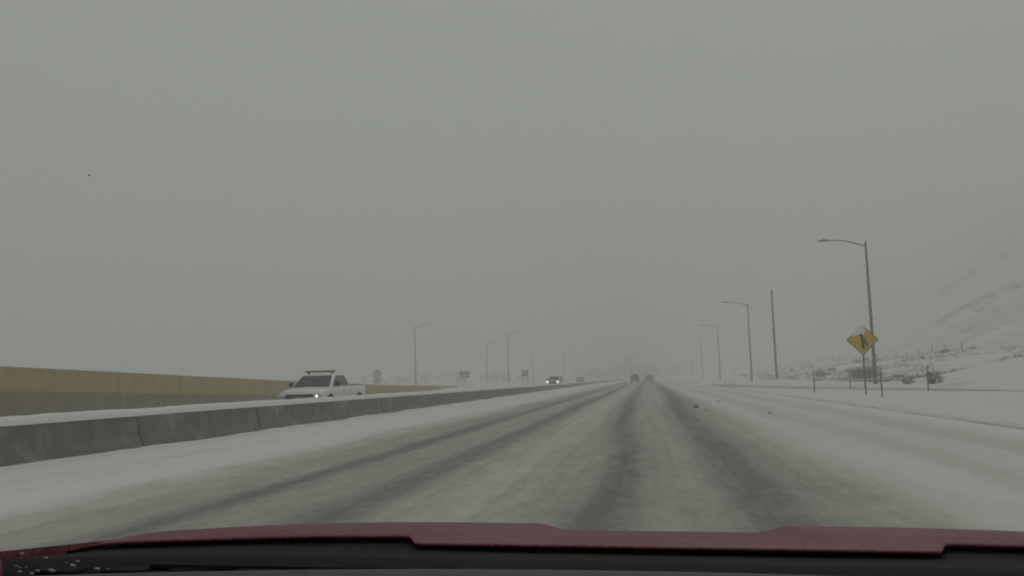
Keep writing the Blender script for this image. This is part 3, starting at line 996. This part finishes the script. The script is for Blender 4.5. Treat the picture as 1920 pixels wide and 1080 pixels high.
def vehicle(name, loc, rz, label, cat, group, paint, spec):
    """local frame: the vehicle's front looks along -Y, ground at z = 0"""
    t = empty(name, loc, rz, label, cat, group)
    L, W, st = spec['L'], spec['W'], spec['st']
    MB().loft([body_ring(y - L / 2, w, zb, zt, cr) for y, w, zb, zt, cr in st]).build('body', M[paint], t, smooth='auto')
    b0, b1, t0, t1, wb, wt, zb, zt = spec['cab']
    b0, b1, t0, t1 = b0 - L / 2, b1 - L / 2, t0 - L / 2, t1 - L / 2
    def cring(y0, y1, w, z, r):
        return [(-w + r, y0, z), (0, y0 - 0.06, z), (w - r, y0, z), (w, y0 + r, z), (w, (y0 + y1) / 2, z), (w, y1 - r, z), (w - r, y1, z), (0, y1 + .02, z), (-w + r, y1, z), (-w, y1 - r, z), (-w, (y0 + y1) / 2, z), (-w, y0 + r, z)]
    hh = zt - zb
    MB().loft([cring(b0, b1, wb, zb - 0.05, 0.09), cring(b0 + .02, b1, wb, zb, 0.09), cring(lerp(b0, t0, .92), lerp(b1, t1, .92), lerp(wb, wt, .92), zb + hh * .92, 0.09), cring(t0 + .06, t1 - .03, wt - .03, zt, 0.12), cring(t0 + .3, t1 - .2, wt - .25, zt + .03, 0.12)]).build('cab', M[paint], t, smooth='auto')
    # glazing
    def corner(k, sx, f):                                  # k 0 front / 1 rear, f height fraction
        y = lerp(b0, t0, f) if k == 0 else lerp(b1, t1, f)
        return Vector((sx * lerp(wb, wt, f), y, lerp(zb, zt, f)))
    f0, f1 = 0.03, 0.86
    A = [corner(0, -1, f0), corner(0, 1, f0), corner(0, 1, f1), corner(0, -1, f1)]
    wsb = MB()
    for sx in (-1, 1):                                     # two halves, gently bowed
        c0, c1 = Vector((0, A[0].y - .065, A[0].z)), Vector((0, A[3].y - .06, A[3].z))
        if sx < 0:
            q = (A[0].lerp(c0, .10), c0, c1, A[3].lerp(c1, .13))
        else:
            q = (c0, A[1].lerp(c0, .10), A[2].lerp(c1, .13), c1)
        nrm = (q[1] - q[0]).cross(q[3] - q[0]).normalized()
        wsb.slab([p + nrm * 0.012 for p in q], -nrm * 0.02)
    wsb.build('windshield', M['glass'], t)
    face_panel(corner(1, 1, .1), corner(1, -1, .1), corner(1, -1, .86), corner(1, 1, .86), .1, .9, .05, .95, 0.03).build('rear_window', M['glass'], t)
    for sx in (-1, 1):
        for (u0, u1) in spec['side']:
            if sx > 0:
                q = (corner(0, 1, f0), corner(1, 1, f0), corner(1, 1, f1 + .02), corner(0, 1, f1 + .02))
                face_panel(*q, u0, u1, 0.02, 0.98, 0.008).build('side_window', M['glass'], t)
            else:
                q = (corner(1, -1, f0), corner(0, -1, f0), corner(0, -1, f1 + .02), corner(1, -1, f1 + .02))
                face_panel(*q, 1 - u1, 1 - u0, 0.02, 0.98, 0.008).build('side_window', M['glass'], t)
        mx = sx * (wb + 0.13)
        MB().box((mx, lerp(b0, b1, .16), zb + .12), (0.2, 0.10, 0.20), bev=0.03).build('mirror', M['plastic'], t)
        for dy in spec['handles']:
            MB().box((sx * (W / 2 + .004), dy - L / 2, zb - .20), (0.03, 0.16, 0.035), bev=0.008).build('door_handle', M['plastic'], t)
        for wy in spec['wheels']:
            wheel(t, sx * (W / 2 - .13), wy - L / 2, spec['wr'], 0.25)
            MB().tube([(sx * (W / 2 - .10), wy - L / 2, spec['wr']), (sx * (W / 2 + .006), wy - L / 2, spec['wr'])], spec['wr'] + spec.get('arch', .07), 20).build('wheel_arch', M['plastic'], t)
    # front
    fy = -L / 2
    gz0, gz1 = spec['grille']
    MB().box((0, fy - .005, (gz0 + gz1) / 2), (W * .60, .07, gz1 - gz0), bev=0.02).build('grille', M['plastic'], t)
    for zz in spec.get('bars', ()):
        MB().box((0, fy - .043, zz), (W * .56, .02, .035), bev=0.005).build('grille_bar', M['rim'], t)
    MB().box((0, fy - .02, spec['bz']), (W * .94, .14, .24), bev=0.04).build('front_bumper', M[spec.get('bumper', 'plastic')], t)
    for sx in (-1, 1):
        hl = MB().box((sx * W * .395, fy + .02, gz1 - .09), (W * .17, .12, .15), bev=0.03).build('headlight', M['lens'], t)
        lit = spec.get('lit', {}).get(sx)
        if lit:
            MB().tube([(sx * W * .39, fy - .035, gz1 - .09), (sx * W * .39, fy - .075, gz1 - .09)], [spec['lr'], spec['lr'] * .8], 12).build('lamp', M[lit], hl)
        MB().box((sx * W * .44, L / 2 - .01, zb - .25), (W * .09, .08, .30), bev=0.02).build('tail_light', M['tail'], t)
    MB().box((0, L / 2 + .01, spec['bz']), (W * .92, .14, .24), bev=0.04).build('rear_bumper', M['plastic'], t)
    MB().box((0, L / 2 + .005, spec['bz'] + .30), (0.42, .03, .14)).build('number_plate', M['white_sheet'], t)
    return t

PICK = dict(L=5.9, W=2.02, wr=0.44, wheels=(1.02, 4.75), lr=0.052,
    st=[(0.0, .88, .52, 0.98, .02), (0.10, .97, .45, 1.10, .03), (0.55, 1.0, .42, 1.19, .05), (1.40, 1.01, .42, 1.29, .05), (1.7, 1.01, .42, 1.31, .0), (3.62, 1.01, .42, 1.33, .0), (3.66, 1.0, .42, 1.33, .0), (5.75, 1.0, .46, 1.35, .0), (5.9, .96, .5, 1.30, .0)],
    cab=(1.25, 3.75, 2.18, 3.38, .94, .76, 1.29, 1.87), side=((.06, .555), (.562, .90)), handles=(2.65, 3.35),
    grille=(0.66, 1.01), bars=(0.78, 0.90), bz=0.55, bumper='plastic', arch=.12, lit={1: 'lamp_on'})
pk = vehicle('pickup_truck', (-14.5, 37.4, 0.0), 0, 'white pickup truck with a dark roof bar and one bright headlight, behind the median barrier', 'pickup truck', None, 'white_paint', PICK)
rk = MB().box((0, -0.55, 1.985), (1.40, 0.14, 0.07), bev=0.02).build('roof_bar', M['plastic'], pk)
for sx in (-.55, .55):
    MB().box((sx, -0.55, 1.92), (0.07, 0.10, 0.09), bev=0.01).build('bracket', M['plastic'], rk)
MB().box((0, 1.80, 1.335), (1.72, 2.1, 0.05), bev=0.02).build('bed_cover', M['plastic'], pk)

SUV = dict(L=4.7, W=1.9, wr=0.36, wheels=(0.9, 3.7), lr=0.11,
    st=[(0.0, .78, .45, 0.78, .02), (0.10, .90, .36, 0.90, .03), (0.6, .94, .33, 0.99, .05), (1.2, .95, .33, 1.05, .03), (1.6, .95, .33, 1.08, 0), (4.2, .95, .35, 1.12, 0), (4.6, .92, .4, 1.10, 0), (4.7, .86, .48, 1.0, 0)],
    cab=(1.1, 4.55, 1.95, 4.1, .88, .68, 1.06, 1.68), side=((.17, .46), (.49, .76), (.79, .93)), handles=(2.3, 3.3),
    grille=(0.52, 0.86), bars=(0.7,), bz=0.45)
TALL = dict(SUV, wr=0.40, cab=(1.1, 4.55, 1.9, 4.2, .90, .72, 1.20, 1.80),
    st=[(y_, w_, zb_ + .08, zt_ + .15, c_) for y_, w_, zb_, zt_, c_ in SUV['st']], grille=(0.66, 1.05), bars=(0.8,), bz=0.58)
s1 = dict(TALL, lr=0.15, lit={-1: 'lamp_on', 1: 'lamp_on'})
vehicle('car', (-13.15, 124.0, 0.0), math.radians(-2), 'pale oncoming car with both headlights lit above the far barrier', 'car', 'oncoming cars', 'silver_paint', s1)
vehicle('car', (-16.3, 215.0, 0.0), 0, 'faint grey oncoming car just behind the one with lit headlights', 'car', 'oncoming cars', 'grey_paint', TALL)
vehicle('car', (-2.55, 192.0, 0.0), math.pi, 'dark car driving ahead in the left lane', 'car', 'cars driving ahead', 'dark_paint', dict(SUV, cab=(1.1, 4.62, 1.95, 4.4, .88, .72, 1.06, 1.85)))
vehicle('car', (0.60, 199.0, 0.0), math.pi, 'greyer car driving ahead in our lane', 'car', 'cars driving ahead', 'grey_paint', SUV)

# ------------------------------------------------------------------ the car the camera rides in
own = empty('camera_car', (0.02, 0, 1.347), 0, 'dark red car bonnet with wet black cowl in the foreground', 'car')
own.rotation_euler = (0, math.radians(0.8), 0)             # road camber
def hood_z(x, y):
    zo = 0.203 + 0.142 * (y - 1.03) + 0.02 * max(0, y - 1.6) ** 2 + 0.9 * max(0, y - 1.95) ** 2
    ax = abs(x)
    zo -= 0.014 * ss(0.205, 0.275, ax) * ss(1.21, 1.42, y)
    if ax > 0.45:
        zo += 0.008 * ((ax - 0.45) / 0.37) ** 2
    if ax > 0.85:
        zo += 1.6 * (ax - 0.85) ** 2
    return -zo
def hood_rear(x):
    ax = abs(x)
    return lerp(1.215, 1.31, ss(0.345, 0.395, ax)) - 0.06 * max(0, (ax - 0.39) / 0.46)
xs = axis([(-0.92, -0.42, 0.04), (-0.42, -0.18, 0.006), (-0.18, 0.18, 0.04), (0.18, 0.42, 0.006), (0.42, 0.92, 0.04)])
rows = []
for v in axis([(0.0, 0.1, 0.02), (0.1, 1.0, 0.03)]):
    rows.append([(x, lerp(hood_rear(x), 2.2, v), hood_z(x, lerp(hood_rear(x), 2.2, v))) for x in xs])
rear = [(x, hood_rear(x) - 0.002, hood_z(x, hood_rear(x)) - 0.002) for x in xs]
rear2 = [(x, hood_rear(x) + 0.004, hood_z(x, hood_rear(x)) - 0.005) for x in xs]
front = [(x * .98, 2.28, -0.62) for x in xs]
hood = MB().grid([rear2, rear] + rows + [front]).build('hood', M['hood'], own, smooth=True, fix=False)
for sx in (-1, 1):
    MB().loft([[(sx * 0.921, y, hood_z(0.92, max(1.0, y)) + 0.004), (sx * 0.96, y, hood_z(0.92, max(1.0, y)) - 0.10), (sx * 0.965, y, -0.75), (sx * 0.90, y, -0.75)] for y in (0.75, 1.0, 1.3, 1.6, 1.9, 2.15)]).build('fender', M['hood'], own, smooth='auto')
rows = []
for y, z in ((1.45, None), (1.35, None), (1.25, None), (1.15, None), (1.08, None), (1.035, None), (0.99, -0.217), (0.948, -0.224), (0.932, -0.25)):
    rows.append([(x, y, (z - 0.012 * (abs(x) / .8) ** 2) if z else hood_z(x, y) - 0.011) for x in axis([(-0.918, 0.918, 0.02)])])
cowl = MB().grid(rows).build('cowl', M['cowl'], own, smooth=True, fix=False)
for k in range(18):                                        # the slots of the air intake
    x = -0.74 + k * 0.087
    MB().box((x, 0.985, -0.2165 - 0.012 * (abs(x) / .8) ** 2), (0.055, 0.03, 0.008), bev=0.002).build('vent_slat', M['cowl'], cowl)
for x0, x1, zz in ((-0.62, 0.02, 0.0), (-0.02, 0.62, 0.004)):
    wp = MB().tube([(x0, 0.985, -0.2185 + zz * .3), (lerp(x0, x1, .5), 0.98, -0.2165 + zz * .3), (x1, 0.975, -0.218 + zz * .3)], [0.0045, 0.004, 0.003], 6).build('wiper', M['cowl'], own)
# dashboard
rows = []
for y, z in ((0.90, -0.235), (0.872, -0.197), (0.855, -0.1895), (0.835, -0.1868), (0.80, -0.187), (0.70, -0.195), (0.45, -0.21), (0.36, -0.24), (0.34, -0.45)):
    rows.append([(x, y - 0.05 * (x / .75) ** 2, z + 0.006 - 0.012 * (x / .75) ** 2) for x in axis([(-0.74, 0.78, 0.08)])])
MB().grid(rows).build('dashboard', M['dash'], own, smooth=True, fix=False)
# windshield, its pillars and the roof edge
def on_ws(t):
    return (0.93 - 0.78 * t, -0.2283 + 0.4983 * t)
yb, zb = on_ws(0); yt, zt = on_ws(1)
ws = MB().grid([[(-0.80, yb, zb), (0, yb, zb), (0.80, yb, zb)], [(-0.66, yt, zt), (0, yt, zt), (0.66, yt, zt)]]).build('windshield', M['pane'], own, fix=False)
for sx in (-1, 1):
    MB().tube([(sx * 0.86, yb + .03, zb - .02), (sx * 0.79, lerp(yb, yt, .5), lerp(zb, zt, .5)), (sx * 0.70, yt, zt)], [0.055, 0.05, 0.05], 8).build('pillar', M['hood'], own, smooth=True)
MB().box((0, yt - 0.75, zt + 0.045), (1.44, 1.45, 0.05), bev=0.02).build('roof', M['hood'], own)
DROPS = [(-0.6707, 0.8511, -0.178, 0.0024), (-0.6492, 0.861, -0.1842, 0.0024), (-0.702, 0.8827, -0.1981, 0.0017), (-0.7003, 0.8866, -0.2006, 0.0014), (-0.7098, 0.8981, -0.2079, 0.0023), (-0.6977, 0.9026, -0.2108, 0.0025), (-0.6845, 0.8948, -0.2059, 0.0025), (-0.6669, 0.8935, -0.205, 0.0039), (-0.6329, 0.8714, -0.1909, 0.0014), (-0.6297, 0.8789, -0.1957, 0.0033), (-0.6162, 0.8676, -0.1885, 0.0022), (-0.6057, 0.8864, -0.2005, 0.0031), (-0.5915, 0.8853, -0.1998, 0.0014), (-0.2850, 0.3985, 0.1113, 0.0008), (-0.6919, 0.886, -0.2002, 0.0011)]
tdir = Vector((0, -0.78, 0.4983)).normalized()             # up the glass
ndir = Vector((0, 0.4983, 0.78)).normalized()              # out of the glass
for (x, y, z, r) in DROPS:
    rings = []
    for k in range(5):
        f = (1.0, 0.95, 0.78, 0.5, 0.12)[k]; hgt = (0.0, 0.25, 0.42, 0.55, 0.6)[k]
        ring = []
        for j in range(12):
            a = 2 * math.pi * j / 12
            p = Vector((x - 0.02, y, z)) + Vector((1, 0, 0)) * (math.cos(a) * f * r * (1 + .2 * math.sin(3 * a + x * 900))) + tdir * (math.sin(a) * f * r * 0.8) + ndir * (hgt * r * 0.8 + 0.0003)
            ring.append(p)
        rings.append(ring)
    MB().loft(rings).build('water_drop', M['water'], ws, smooth=True)

# ------------------------------------------------------------------ snowy air
HTOP = max(v[2] for v in ground_pts) + 2.0
LOW = min(v[2] for v in ground_pts) - 1.0
hz = MB().box((0, 1050, (HTOP + LOW) / 2), (3300, 2800, HTOP - LOW)).build('haze', M['snow'])
mt = bpy.data.materials.new('snowy_air')
mt.use_nodes = True
n, l = mt.node_tree.nodes, mt.node_tree.links
n.clear()
vo = n.new('ShaderNodeOutputMaterial')
vp = n.new('ShaderNodeVolumePrincipled')
vp.inputs['Color'].default_value = (0.995, 1.0, 0.99, 1)
vp.inputs['Density'].default_value = 0.0046
vp.inputs['Anisotropy'].default_value = 0.0
l.new(vp.outputs[0], vo.inputs['Volume'])
hz.data.materials.clear()
hz.data.materials.append(mt)
tag(hz, 'even grey snow haze hanging over the whole road', 'haze', kind='stuff')
